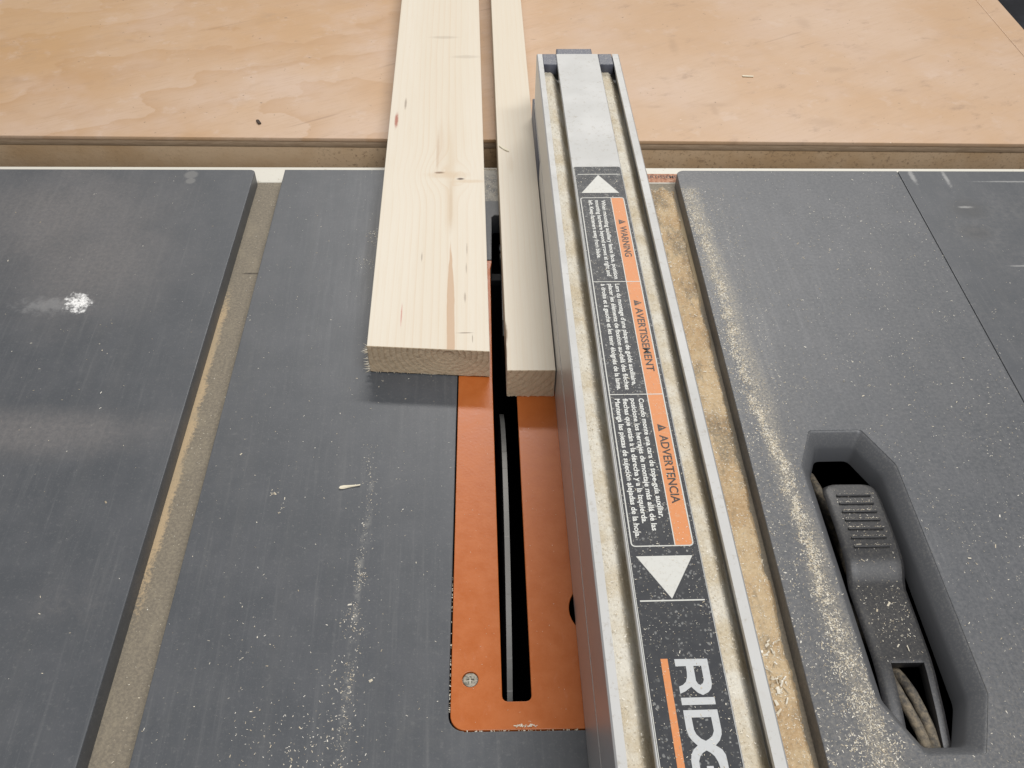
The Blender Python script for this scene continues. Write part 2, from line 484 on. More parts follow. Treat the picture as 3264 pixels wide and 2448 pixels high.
col = n.mix(n.mul(n.rng(fibre, 0.48, 0.70), 0.22), col, (0.36, 0.22, 0.12))
col = n.mix(n.mul(n.rng(n.noise(n.scale(rot, (0.25, 1.0, 1.0)), 34.0, 5, 0.65), 0.50, 0.68), 0.28), col, (0.42, 0.25, 0.125))
col = n.mix(n.mul(n.rng(n.noise(n.oc, 48.0, 5, 0.7), 0.55, 0.72), 0.30), col, (0.62, 0.50, 0.42))
scr = n.noise(n.scale(n.vadd(rot, (0.7, 0.2, 0)), (0.05, 1.0, 1.0)), 210.0, 2, 0.5)
col = n.mix(n.mul(n.rng(scr, 0.70, 0.76), 0.35), col, (0.24, 0.14, 0.085))
rgt = n.rng(o[0], 0.02, 0.12)
col = n.mix(n.mul(rgt, 0.3), col, (0.49, 0.35, 0.25))
blot = n.noise(n.scale(n.vadd(rot, (1.9, 0.4, 0)), (0.55, 1.0, 1.0)), 62.0, 5, 0.68)
col = n.mix(n.mul(n.mul(n.rng(blot, 0.57, 0.72), 0.42), n.rng(rgt, 0, 1, 0.35, 1.0)), col, (0.27, 0.17, 0.11))
sp = n.noise(n.oc, 300.0, 2, 0.5)
col = n.mix(n.mul(n.rng(sp, 0.73, 0.77), 0.6), col, (0.14, 0.085, 0.055))
sp2 = n.noise(n.vadd(n.oc, (3.1, 0, 0)), 380.0, 2, 0.5)
col = n.mix(n.mul(n.rng(sp2, 0.78, 0.81), 0.6), col, (0.75, 0.68, 0.58))
col = n.mix(n.mul(n.rng(n.noise(n.oc, 950.0, 3, 0.7), 0.5, 0.7), 0.12), col, (0.42, 0.27, 0.16))
for cx, cy, rx, ry in ((168, 85, 9, 2.5), (166, 77, 2.5, 5), (122, 82, 6, 1.6), (270, 138, 8, 4), (265, 215, 5, 9), (150, 175, 3, 12), (242, 62, 10, 5)):
    col = n.mix(n.mul(n.spot(cx, cy, rx, ry, 0.8, 1.4, 220), 0.24), col, (0.28, 0.17, 0.10))
n.set(Base_Color=col, Roughness=n.rng(warp, 0.3, 0.7, 0.36, 0.5, False))
n.bump(n.noise(n.scale(n.oc, (1, 0.3, 1)), 500.0, 3, 0.6), 0.06, 0.0004)
MAT['ply'] = n.mat
n = NT('bench_core')
f = n.noise(n.oc, 420.0, 4, 0.75)
b = n.noise(n.oc, 11.0, 4, 0.6)
o = n.xyz(n.oc)
col = n.mix(n.rng(b, 0.4, 0.62), (0.42, 0.28, 0.155), (0.50, 0.365, 0.235))
sm = n.rng(n.add(o[0], n.mul(n.sub(b, 0.5), 0.12)), -0.115, -0.105, 0.25, 1.0)
col = n.mix(n.mul(n.mul(n.rng(f, 0.52, 0.72), 0.7), sm), col, (0.11, 0.065, 0.035))
col = n.mix(n.mul(n.rng(n.noise(n.scale(n.oc, (1, 1, 2)), 55.0, 4, 0.7), 0.62, 0.72), 0.5), col, (0.13, 0.08, 0.045))
n.set(Base_Color=col, Roughness=0.8)
n.bump(f, 0.3, 0.001)
MAT['core'] = n.mat
n = NT('bench_veneer_edge')
f = n.noise(n.scale(n.oc, (0.3, 1, 3)), 300.0, 4, 0.7)
n.set(Base_Color=n.mix(n.rng(f, 0.35, 0.7), (0.30, 0.21, 0.135), (0.40, 0.295, 0.20)), Roughness=0.8)
MAT['veneer_edge'] = n.mat
n = NT('dark_floor')
f = n.noise(n.oc, 3.0, 4, 0.6)
n.set(Base_Color=n.mix(n.rng(f, 0.35, 0.65), (0.012, 0.013, 0.018), (0.06, 0.065, 0.085)), Roughness=0.6)
MAT['floor'] = n.mat
MAT['legwood'] = simple('bench_leg_wood', (0.35, 0.24, 0.14), 0.7).mat


# ------------------------------------------------------------------ mesh helpers
def link(o, parent=None):
    COL.objects.link(o)
    if parent is not None:
        o.parent = parent
    return o


def thing(name, label, cat, loc=(0, 0, 0), rotz=0.0, group=None):
    o = bpy.data.objects.new(name, None)
    o.empty_display_size = 0.02
    COL.objects.link(o)
    o.location = [c * MM for c in loc]
    o.rotation_euler = (0, 0, rotz)
    o['label'] = label
    o['category'] = cat
    if group:
        o['group'] = group
    return o


def tag(o, label, cat=None, group=None, kind=None):
    o['label'] = label
    if cat:
        o['category'] = cat
    if group:
        o['group'] = group
    if kind:
        o['kind'] = kind
    return o


def obj(name, verts, faces, mat, parent=None, smooth=False):
    me = bpy.data.meshes.new(name)
    me.from_pydata([(a * MM, b * MM, c * MM) for a, b, c in verts], [], faces)
    me.materials.append(mat)
    if smooth:
        me.polygons.foreach_set('use_smooth', [True] * len(me.polygons))
    me.update()
    return link(bpy.data.objects.new(name, me), parent)


def recalc(o):
    bm = bmesh.new()
    bm.from_mesh(o.data)
    bmesh.ops.recalc_face_normals(bm, faces=bm.faces)
    bm.to_mesh(o.data)
    bm.free()
    return o


def sheet(name, loops, z0, z1, mat, parent=None, bevel=0.4):
    """2D outline(s) in mm (inner loops become holes) extruded from z0 to z1 with bevelled rims."""
    cu = bpy.data.curves.new(name, 'CURVE')
    cu.dimensions = '2D'
    cu.fill_mode = 'BOTH'
    for lp in loops:
        sp = cu.splines.new('POLY')
        sp.points.add(len(lp) - 1)
        for p, q in zip(sp.points, lp):
            p.co = (q[0] * MM, q[1] * MM, 0, 1)
        sp.use_cyclic_u = True
    th = (z1 - z0) * 0.5
    cu.extrude = max(th - bevel, 0.00001) * MM
    cu.bevel_depth = bevel * MM
    cu.bevel_resolution = 2 if bevel else 0
    cu.offset = -bevel * MM
    tmp = bpy.data.objects.new(name + '_tmp', cu)
    COL.objects.link(tmp)
    dg = bpy.context.evaluated_depsgraph_get()
    me = bpy.data.meshes.new_from_object(tmp.evaluated_get(dg))
    bpy.data.objects.remove(tmp)
    bpy.data.curves.remove(cu)
    me.transform(Matrix.Translation((0, 0, (z0 + z1) * 0.5 * MM)))
    me.materials.clear()
    me.materials.append(mat)
    me.name = name
    return link(bpy.data.objects.new(name, me), parent)


def rrect(x0, y0, x1, y1, r, seg=6):
    if not isinstance(r, (tuple, list)):
        r = (r,) * 4
    pts = []
    for (cx, cy, a0, rr) in ((x0, y0, 180, r[0]), (x1, y0, 270, r[1]), (x1, y1, 0, r[2]), (x0, y1, 90, r[3])):
        sx = cx + rr * (1 if cx == x0 else -1)
        sy = cy + rr * (1 if cy == y0 else -1)
        if rr <= 0:
            pts.append((cx, cy))
            continue
        for i in range(seg + 1):
            a = math.radians(a0 + 90 * i / seg)
            pts.append((sx + rr * math.cos(a), sy + rr * math.sin(a)))
    return pts


def box(name, x0, x1, y0, y1, z0, z1, mat, parent=None, bevel=0.4):
    return sheet(name, [[(x0, y0), (x1, y0), (x1, y1), (x0, y1)]], z0, z1, mat, parent, bevel)


def disc_pts(cx, cy, r, seg=24):
    return [(cx + r * math.cos(2 * math.pi * i / seg), cy + r * math.sin(2 * math.pi * i / seg)) for i in range(seg)]


def prism(name, profile, axis_len, mat, parent=None):
    """profile in (x,z) mm extruded along y from axis_len[0] to axis_len[1]"""
    n = len(profile)
    y0, y1 = axis_len
    vs = [(p[0], y0, p[1]) for p in profile] + [(p[0], y1, p[1]) for p in profile]
    fs = [(i, (i + 1) % n, n + (i + 1) % n, n + i) for i in range(n)]
    fs += [tuple(range(n)), tuple(range(2 * n - 1, n - 1, -1))]
    return recalc(obj(name, vs, fs, mat, parent))


def tube(name, pts, r, mat, parent=None, seg=10, wob=0.0):
    vs, fs = [], []
    P = [Vector(p) for p in pts]
    for i, p in enumerate(P):
        d = (P[min(i + 1, len(P) - 1)] - P[max(i - 1, 0)]).normalized()
        a = d.cross(Vector((0.1, 0.05, 1))).normalized()
        b = d.cross(a).normalized()
        rr = r * (1 + wob * math.sin(i * 1.7))
        for k in range(seg):
            t = 2 * math.pi * k / seg
            vs.append(tuple(p + (a * math.cos(t) + b * math.sin(t)) * rr))
    for i in range(len(P) - 1):
        for k in range(seg):
            fs.append((i * seg + k, i * seg + (k + 1) % seg, (i + 1) * seg + (k + 1) % seg, (i + 1) * seg + k))
    fs += [tuple(range(seg)), tuple(range((len(P) - 1) * seg, len(P) * seg))]
    return recalc(obj(name, vs, fs, mat, parent, True))


def heap(name, x0, x1, y0, y1, step, hfun, mat, parent=None):
    nx = max(2, int((x1 - x0) / step) + 1)
    ny = max(2, int((y1 - y0) / step) + 1)
    vs, fs = [], []
    for j in range(ny):
        for i in range(nx):
            x = x0 + (x1 - x0) * i / (nx - 1)
            y = y0 + (y1 - y0) * j / (ny - 1)
            vs.append((x, y, hfun(x, y, i / (nx - 1), j / (ny - 1))))
    for j in range(ny - 1):
        for i in range(nx - 1):
            a = j * nx + i
            fs.append((a, a + 1, a + nx + 1, a + nx))
    return obj(name, vs, fs, mat, parent, True)


def nz(x, y, s, seed=0.0):
    return mnoise.fractal(Vector((x * s + seed, y * s, seed)), 0.6, 2.0, 4)


def flakes(name, pts, mat, parent=None):
    """pts: (x, y, z, size) -> small tilted irregular chips in one mesh"""
    vs, fs = [], []
    R = random.random
    for (x, y, z, s) in pts:
        a = R() * 6.283
        l = s * (0.6 + 0.8 * R())
        w = s * (0.25 + 0.35 * R())
        ca, sa = math.cos(a), math.sin(a)
        t1 = (R() - 0.3) * 0.5 * s
        t2 = (R() - 0.5) * 0.3 * s
        k = len(vs)
        z += 0.04
        q = ((-l / 2, -w / 2, 0), (l / 2, -w * (0.1 + 0.4 * R()), max(t1, 0)), (l * 0.4, w / 2, max(t1 + t2, 0)), (-l * 0.45, w * (0.1 + 0.4 * R()), max(t2, 0)))
        for (px, py, pz) in q:
            vs.append((x + px * ca - py * sa, y + px * sa + py * ca, z + pz))
        c = (x, y, z + s * 0.22)
        vs.append(c)
        fs += [(k, k + 1, k + 4), (k + 1, k + 2, k + 4), (k + 2, k + 3, k + 4), (k + 3, k, k + 4)]
    return obj(name, vs, fs, mat, parent)


def text_mesh(body, weight=0.0):
    cu = bpy.data.curves.new('txt', 'FONT')
    cu.body = body
    cu.size = 1.0
    cu.offset = weight
    cu.resolution_u = 3
    tmp = bpy.data.objects.new('txt_tmp', cu)
    COL.objects.link(tmp)
    dg = bpy.context.evaluated_depsgraph_get()
    me = bpy.data.meshes.new_from_object(tmp.evaluated_get(dg))
    bpy.data.objects.remove(tmp)
    bpy.data.curves.remove(cu)
    return me


def lettering(body, u0, v0, v1, cap, z, mat, parent, weight=0.012):
    """one line of type reading towards -y; baseline at u0, from v0 down to v1, cap height cap (mm)"""
    me = text_mesh(body, weight)
    xs = [v.co.x for v in me.vertices]
    mn, mx = min(xs), max(xs)
    kx = (v0 - v1) / (mx - mn)
    ky = cap / 0.72
    for v in me.vertices:
        a, b = (v.co.x - mn) * kx, v.co.y * ky
        v.co = ((u0 + b) * MM, (v0 - a) * MM, z * MM)
    me.materials.clear()
    me.materials.append(mat)
    me.name = 'lettering'
    return link(bpy.data.objects.new('lettering', me), parent)


# ------------------------------------------------------------------ setting
fl = obj('floor', [(-3000, -3000, -900), (3000, -3000, -900), (3000, 3000, -900), (-3000, 3000, -900)], [(0, 1, 2, 3)], MAT['floor'])
fl['kind'] = 'structure'

# ------------------------------------------------------------------ table saw
saw = thing('table_saw', 'grey table saw with orange throat plate and long mitre slot under the boards', 'table saw', (0, -250, -900))
SAW_Z = 900.0
saw_parts = []


def sp(o):
    """place a part built in world mm under the saw empty"""
    o.parent = saw
    o.matrix_parent_inverse = saw_inv
    return o


bpy.context.view_layer.update()
saw_inv = saw.matrix_world.inverted()

YF, T = -560.0, 14.0
sp(sheet('table_section', [rrect(-430, YF, -150.6, 0, (0, 2, 3.5, 2))], -T, 0, MAT['table_left'], None, 0.55))
# centre section with throat opening
CUT = [(-15.2, -363.0)] + [(-9.2 + 6.0 * math.cos(math.radians(a)), -363.3 + 6.0 * math.sin(math.radians(a))) for a in range(190, 271, 16)] \
    + [(-9.2, -369.6), (80, -369.6), (80, -92), (15.2, -92), (15.0, -51), (13.5, -49), (5.2, -49), (3.6, -51), (3.2, -92), (-15.2, -92)]
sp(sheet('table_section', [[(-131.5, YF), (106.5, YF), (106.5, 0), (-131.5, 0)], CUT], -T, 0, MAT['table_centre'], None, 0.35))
# right section with the lever recess
OUT = [(159.2, -223.6), (185, -223.2), (196, -245), (196.6, -358), (187, -381), (164, -381), (151.6, -359), (150.3, -245)]


def inset(poly, d):
    n = len(poly)
    cx = sum(p[0] for p in poly) / n
    res = []
    for i in range(n):
        p0, p1, p2 = Vector(poly[i - 1]), Vector(poly[i]), Vector(poly[(i + 1) % n])
        e1, e2 = (p1 - p0).normalized(), (p2 - p1).normalized()
        n1, n2 = Vector((e1.y, -e1.x)), Vector((e2.y, -e2.x))
        m = (n1 + n2).normalized()
        k = d / max(0.3, m.dot(n1))
        res.append((p1.x + m.x * k, p1.y + m.y * k))
    return res


def rounded(poly, r, seg=4):
    n = len(poly)
    res = []
    for i in range(n):
        p0, p1, p2 = Vector(poly[i - 1]), Vector(poly[i]), Vector(poly[(i + 1) % n])
        a = p1 + (p0 - p1).normalized() * r
        b = p1 + (p2 - p1).normalized() * r
        for k in range(seg + 1):
            t = k / seg
            q = a * (1 - t) ** 2 + p1 * 2 * t * (1 - t) + b * t * t
            res.append((q.x, q.y))
    return res


OUTR = rounded(OUT, 1.5)
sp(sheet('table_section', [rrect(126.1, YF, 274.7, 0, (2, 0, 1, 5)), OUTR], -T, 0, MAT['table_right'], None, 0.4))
# funnel walls of the recess
rings = []
for d, z, rr in ((0.0, -0.4, 1.5), (0.35, -0.6, 1.5), (1.1, -1.35, 1.6), (4.7, -6.0, 1.8), (5.6, -8.2, 2.0), (6.9, -14.0, 2.5), (7.2, -16.0, 2.5)):
    rings.append([(p[0], p[1], z) for p in rounded(inset(OUT, d), rr)])
vs, fs = [], []
m = len(rings[0])
for r in rings:
    vs += r
for i in range(len(rings) - 1):
    for k in range(m):
        fs.append((i * m + k, i * m + (k + 1) % m, (i + 1) * m + (k + 1) % m, (i + 1) * m + k))
rec = sp(recalc(obj('lever_recess', vs, fs, MAT['recess'], None, True)))
bm = bmesh.new()
bm.from_mesh(rec.data)
for f in bm.faces:
    f.normal_flip()
bm.to_mesh(rec.data)
bm.free()
sp(sheet('extension_wing', [rrect(275.15, YF, 640, 0, (0, 2, 2, 1))], -T, 0, MAT['table_wing'], None, 0.35))
sp(box('slot_floor', -156, -126, YF, -0.3, -T - 4, -10, MAT['slot'], None, 0.2))
sp(box('slot_floor', 103, 130, YF, -0.3, -T - 4, -10, MAT['slot'], None, 0.2))

# throat plate
OPEN_L = [(3.2, -92.6), (2.9, -96), (2.4, -100), (2.9, -188), (5.4, -354)]
OPEN_R = [(16.9, -354), (15.2, -188), (15.0, -92.6)]
corner_l = [(5.4 + 2.2 - 2.2 * math.cos(math.radians(a)), -355.8 - 2.2 * math.sin(math.radians(a))) for a in (0, 30, 60, 90)]
corner_r = [(16.9 - 2.2 + 2.2 * math.sin(math.radians(a)), -355.8 - 2.2 * math.cos(math.radians(a))) for a in (0, 30, 60, 90)]
PL = [(-14.5, -363)] + [(-8.7 + 5.8 * math.cos(math.radians(a)), -363.2 + 5.8 * math.sin(math.radians(a))) for a in range(190, 271, 16)] \
    + [(-8.7, -369.0), (79.4, -369.0), (79.4, -92.6)] + OPEN_R[::-1] + corner_r[::-1] + corner_l[::-1] + OPEN_L[::-1] + [(-14.5, -92.6)]
plate = sp(sheet('throat_plate', [PL, disc_pts(-7, -348.9, 3.2, 20), disc_pts(46.4, -319, 12.5, 32)], -3.2, -0.15, MAT['orange'], None, 0.25))
sc = sp(sheet('screw', [disc_pts(-7, -348.9, 2.9, 22),
                        [(-7 + a, -348.9 + b) for a, b in ((-1.5, -.35), (-.35, -.35), (-.35, -1.5), (.35, -1.5), (.35, -.35), (1.5, -.35), (1.5, .35), (.35, .35), (.35, 1.5), (-.35, 1.5), (-.35, .35), (-1.5, .35))]],
               -3.4, -0.6, MAT['screw'], None, 0.25))
sc.parent = plate
sc.matrix_parent_inverse = Matrix.Identity(4)
sb = sp(sheet('screw_recess_dust', [disc_pts(-7, -348.9, 3.4, 20)], -3.6, -1.7, MAT['dust_cream'], None, 0.2))
sb.parent = plate
sb.matrix_parent_inverse = Matrix.Identity(4)
# ledge under the plate, dark
sp(sheet('plate_ledge', [[(-19, -374), (84, -374), (84, -88), (-19, -88)], [(-9, -360), (70, -360), (70, -70 - 24), (-9, -94)]], -T - 5, -T - 0.2, MAT['cavity'], None, 0.2))

# blade: toothed disc standing just below the table
prof = []
NTEETH = 60
for i in range(NTEETH):
    a = 2 * math.pi * i / NTEETH
    s = 2 * math.pi / NTEETH
    for (da, r) in ((0.0, 127.0), (0.3 * s, 126.97), (0.6 * s, 126.93), (0.96 * s, 126.9)):
        prof.append((a + da, r))
vs, fs = [], []
nP = len(prof)
for x in (-1.15, 1.15):
    for (a, r) in prof:
        vs.append((x, r * math.cos(a), r * math.sin(a)))
for i in range(nP):
    j = (i + 1) % nP
    fs.append((i, j, nP + j, nP + i))
fs += [tuple(range(nP)), tuple(range(2 * nP - 1, nP - 1, -1))]
bl = recalc(obj('saw_blade', vs, fs, MAT['blade']))
bl.matrix_world = Matrix.Translation((8.7 * MM, -268 * MM, -129.6 * MM)) @ Matrix.Rotation(math.radians(0.35), 4, 'Z')
bpy.context.view_layer.update()
bl.parent = saw
bl.matrix_parent_inverse = saw_inv
# riving knife mount behind the blade
sp(box('riving_knife_mount', 8.6, 22, -152, -86, -40, -4, MAT['dark_metal'], None, 0.6))
sp(sheet('mount_rim', [[(8.9, -140), (20, -140), (20, -88), (8.9, -88)], [(9.6, -139.2), (19.4, -139.2), (19.4, -88.8), (9.6, -88.8)]], -4.2, -3.5, MAT['pale_edge'], None, 0.1))
sp(box('pawl_pin', 8.2, 14, -82, -77, -14, -7, MAT['pale_edge'], None, 0.8))
sp(box('pawl_plate', 7.8, 15, -73, -66, -16, -9, MAT['dark_metal'], None, 0.8))
# cabinet below: unseen closed box, added in black to keep the slots dark
C0, C1, D0, D1, ZT, ZB = -300.0, 330.0, -545.0, -14.0, -T - 5.2, -900.0
vs = [(C0, D0, ZT), (C1, D0, ZT), (C1, D1, ZT), (C0, D1, ZT), (C0, D0, ZB), (C1, D0, ZB), (C1, D1, ZB), (C0, D1, ZB)]
sp(obj('cabinet', vs, [(0, 1, 5, 4), (1, 2, 6, 5), (2, 3, 7, 6), (3, 0, 4, 7), (4, 5, 6, 7)], MAT['cavity']))
# rear rail with its worn warning strip
rail = sp(box('rear_rail', -430, 640, 0.8, 18.8, -32, -10.6, MAT['rail'], None, 0.7))
rl = sp(box('warning_strip', 88, 137, 1.6, 11.5, -10.62, -10.45, MAT['rail_label'], None, 0.05))
rl.parent = rail
rl.matrix_parent_inverse = Matrix.Identity(4)
me = text_mesh('AVERTISSEMENT', 0.01)
xs = [v.co.x for v in me.vertices]
mn, mx = min(xs), max(xs)
for v in me.vertices:
    v.co = ((103.0 + (v.co.x - mn) / (mx - mn) * 33.0) * MM, (6.2 + v.co.y * 3.4 / 0.72) * MM, -10.40 * MM)
me.materials.clear()
me.materials.append(MAT['lab_ink'])
tx = link(bpy.data.objects.new('lettering', me))
sp(tx)
tx.parent = rail
tx.matrix_parent_inverse = Matrix.Identity(4)

# locking lever in the recess
ys = [-250.6, -251.2, -252.4, -255, -260, -275, -288, -291.5, -294, -297, -301, -305, -320, -336.5, -338.5, -340.5, -345, -352, -360, -368, -378]


def lever_z(y):
    K = [(-378, -17), (-360, -12), (-345, -9.2), (-338, -8.6), (-320, -9.5), (-305, -10.6), (-300, -9.8), (-295, -7.4), (-290, -6.2), (-275, -6.0), (-258, -6.8), (-250, -8.2)]
    for (a, za), (b, zb) in zip(K, K[1:]):
        if a <= y <= b:
            t = (y - a) / (b - a)
            return za + (zb - za) * t
    return K[0][1] if y < K[0][0] else K[-1][1]


vs, fs = [], []
NX = 11


def lever_x(y):
    l, r = 160.2, 186.8
    t = max(0.0, min(1.0, (-296 - y) / 10.0))
    r -= 1.6 * t
    t2 = max(0.0, min(1.0, (-310 - y) / 60.0))
    r -= 1.6 * t2
    l -= 0.6 * t
    e = (y + 250.6)
    if e > -4:
        c = 4 - math.sqrt(max(0, 16 - (4 + e) ** 2))
        l += c
        r -= c
    return l, r


fr = [0.0, 0.03, 0.09, 0.2, 0.27, 0.3, 0.55, 0.80, 0.83, 0.93, 0.98, 1.0]
for y in ys:
    l, r = lever_x(y)
    zc = lever_z(y)
    for q in fr:
        e = min(q, 1 - q) * (r - l)
        drop = 1.6 * max(0.0, 1 - e / 2.2) ** 2
        vs.append((l + (r - l) * q, y, zc - drop))
nx = len(fr)
for j in range(len(ys) - 1):
    ym = (ys[j] + ys[j + 1]) / 2
    for i in range(nx - 1):
        qm = (fr[i] + fr[i + 1]) / 2
        if ym < -340 and 0.27 < qm < 0.83:
            continue
        a = j * nx + i
        fs.append((a, a + 1, a + nx + 1, a + nx))
lev = sp(recalc(obj('locking_lever', vs, fs, MAT['lever'], None, True)))
md = lev.modifiers.new('thick', 'SOLIDIFY')
md.thickness = 5.5 * MM
md.offset = -1.0 if lev.data.polygons[5].normal.z > 0 else 1.0
md2 = lev.modifiers.new('soft', 'BEVEL')
md2.width = 0.7 * MM
md2.segments = 2
md2.limit_method = 'ANGLE'
rib_me = None
for i in range(7):
    y = -258.0 - i * 4.75
    if rib_me is None:
        r0 = sheet('grip_rib', [rrect(-8.3, -0.45, 8.3, 0.45, 0.44, 4)], -0.5, 0.8, MAT['lever'], None, 0.3)
        rib_me = r0.data
        rb = r0
    else:
        rb = link(bpy.data.objects.new('grip_rib', rib_me))
    rb.parent = lev
    rb.location = (173.6 * MM, y * MM, lever_z(y) * MM)

# cord under the lever
cps = [[(164, -232, -26), (164.4, -244, -22), (166.5, -254, -25), (174, -268, -38), (176, -300, -40), (171, -325, -29), (168.2, -340, -19), (169, -350, -16.5), (171.2, -360, -16), (173.2, -369, -17), (175, -380, -22), (176, -390, -30)],
       [(168, -300, -36), (170.5, -325, -29), (172.4, -338, -21), (174.6, -348, -17.5), (176.2, -358, -16.8), (177.2, -367, -17.2), (178, -378, -21), (178.5, -390, -30)]]
for c in cps:
    sm = []
    for i in range(len(c) - 1):
        p0, p1, p2, p3 = (Vector(c[max(i - 1, 0)]), Vector(c[i]), Vector(c[i + 1]), Vector(c[min(i + 2, len(c) - 1)]))
        for k in range(5):
            t = k / 5
            sm.append(tuple(0.5 * ((2 * p1) + (p2 - p0) * t + (2 * p0 - 5 * p1 + 4 * p2 - p3) * t * t + (3 * p1 - p0 - 3 * p2 + p3) * t ** 3)))
    sm.append(c[-1])
    sp(tube('power_cord', sm, 2.2, MAT['cord'], None, 10, 0.02))

# ------------------------------------------------------------------ outfeed bench
bench = thing('workbench', 'stained plywood outfeed bench behind the table saw', 'workbench', (0, 400, -900))
bpy.context.view_layer.update()
binv = bench.matrix_world.inverted()


def bp_(o):
    o.parent = bench
    o.matrix_parent_inverse = binv
    return o


def fy(x):
    return 38.2 - 0.0092 * x


JX = 429.0
bp_(sheet('top_panel', [[(-800, fy(-800)), (JX, fy(JX)), (JX - 3, 1100), (-800, 1100)]], -3.9, -1.0, MAT['ply'], None, 0.35))
bp_(sheet('edge_strip', [[(JX + 0.6, fy(JX)), (448.2, fy(448)), (448.2, 1100), (JX - 2.4, 1100)]], -3.9, -1.1, MAT['ply'], None, 0.4))
bp_(sheet('veneer_band', [[(-800, fy(-800) + 0.3), (447.9, fy(448) + 0.3), (447.9, 1100), (-800, 1100)]], -8.2, -3.95, MAT['veneer_edge'], None, 0.15))
bp_(sheet('core_slab', [[(-800, fy(-800) + 0.7), (447.6, fy(448) + 0.7), (447.6, 1100), (-800, 1100)]], -46, -8.25, MAT['core'], None, 0.4))
for lx, ly in ((-760, 90), (400, 90), (-760, 1050), (400, 1050)):
    bp_(box('leg', lx - 40, lx + 40, ly - 40, ly + 40, -900, -46.05, MAT['legwood'], None, 3))


# ------------------------------------------------------------------ boards
def board(name, corners, zb, th, mats, origin, ang, label, nsub=14):
    """corners: front-left, front-right, back-right, back-left in world mm"""
    t = thing(name, label, 'board', (origin[0], origin[1], zb), ang)
    ca, sa = math.cos(-ang), math.sin(-ang)
    L = [((x - origin[0]) * ca - (y - origin[1]) * sa, (x - origin[0]) * sa + (y - origin[1]) * ca) for x, y in corners]
    vs, fs, mi = [], [], []
    fl_, fr_, br_, bl_ = L
    NXs = 40
    # front end face as a fine grid so the saw-torn lower edge is uneven
    NZs = 8
    for k in range(NZs + 1):
        for i in range(NXs + 1):
            q = i / NXs
            x = fl_[0] + (fr_[0] - fl_[0]) * q
            y = fl_[1] + (fr_[1] - fl_[1]) * q
            z = th * k / NZs
            if k == 0:
                z += max(-0.1, 0.7 * nz(x, 0, 0.6, zb + th)) * 0.6
            if k < NZs and 0 < i < NXs:
                y += 0.22 * nz(x, z * 1.3, 0.5, 3.0)
            elif k < NZs:
                x += 0.12 * nz(z, 0, 0.8, 2.0)
            vs.append((x, y, z))
    W = NXs + 1
    for k in range(NZs):
        for i in range(NXs):
            fs.append((k * W + i, k * W + i + 1, (k + 1) * W + i + 1, (k + 1) * W + i))
            mi.append(1)
    b0 = len(vs)
    vs += [(br_[0], br_[1], 0), (bl_[0], bl_[1], 0), (br_[0], br_[1], th), (bl_[0], bl_[1], th)]
    top = [NZs * W + i for i in range(W)]
    fs.append(tuple(top + [b0 + 2, b0 + 3])); mi.append(0)
    fs.append(tuple(list(range(W))[::-1] + [b0 + 1, b0])); mi.append(0)
    fs.append(tuple([k * W + NXs for k in range(NZs + 1)][::-1] + [b0, b0 + 2])); mi.append(0)
    fs.append(tuple([k * W for k in range(NZs + 1)] + [b0 + 3, b0 + 1])); mi.append(0)
    fs.append((b0, b0 + 1, b0 + 3, b0 + 2)); mi.append(1)
    o = obj('plank', vs, fs, mats[0], t)
    o.data.materials.append(mats[1])
    o.data.polygons.foreach_set('material_index', mi)
    recalc(o)
    md = o.modifiers.new('rim', 'BEVEL')
    md.width = 0.25 * MM
    md.segments = 1
    md.limit_method = 'ANGLE'
    md.angle_limit = math.radians(60)
    return t


SK = 0.0165
bw = board('pine_board', [(-60.2, -182.8), (1.6, -187.0), (1.6 - SK * 837, 650), (-60.0 - SK * 833, 650)], 0.7, 18.6,
           (MAT['pine_wide'], MAT['end_wide']), (-29.3, -185), math.atan(SK),
           'wide pine board with a brown pith streak lying left of the blade slot')
SN = 0.0127
bn = board('pine_board', [(10.1, -200.0), (34.0, -200.1), (34.0 - SN * 850, 650), (10.1 - SN * 850, 650)], 0.15, 19.0,
           (MAT['pine_narrow'], MAT['end_narrow']), (22.0, -200), math.atan(SN),
           'narrow pine offcut strip pressed against the fence')
# torn fibres on the wide board's front left corner
fv, ff = [], []
for i in range(46):
    zz = random.choice((random.uniform(13, 18), random.uniform(2, 6), random.uniform(0, 17)))
    x0, y0 = -31.0 + random.uniform(-0.2, 0.5), 2.5 + random.uniform(-0.6, 2.2)
    L = random.uniform(1.0, 3.4) * (1.7 if random.random() < 0.2 else 1)
    a = math.radians(random.uniform(150, 245))
    dz = random.uniform(-0.7, 0.6)
    w = random.uniform(0.12, 0.28)
    k = len(fv)
    e = (x0 + L * math.cos(a), y0 + L * math.sin(a), max(0.0, zz + dz * L))
    fv += [(x0, y0 - w, zz), (x0, y0 + w, zz), (x0, y0, zz + 2 * w), e]
    ff += [(k, k + 1, k + 3), (k + 1, k + 2, k + 3), (k + 2, k, k + 3), (k, k + 2, k + 1)]
for i in range(40):
    q = random.random()
    x0, y0 = -30.5 + 61 * q, 2.3 - 4.2 * q - 0.05
    L = random.uniform(0.3, 1.1)
    k = len(fv)
    w = random.uniform(0.1, 0.3)
    fv += [(x0 - w, y0 + 0.3, 0.4), (x0 + w, y0 + 0.3, 0.4), (x0, y0 - 0.1, 0.8), (x0 + random.uniform(-.4, .4), y0 - L * 0.5, -0.25)]
    ff += [(k, k + 1, k + 3), (k + 1, k + 2, k + 3), (k + 2, k, k + 3)]
fb = obj('torn_fibres', fv, ff, MAT['flake'], bw)
fb['kind'] = 'stuff'

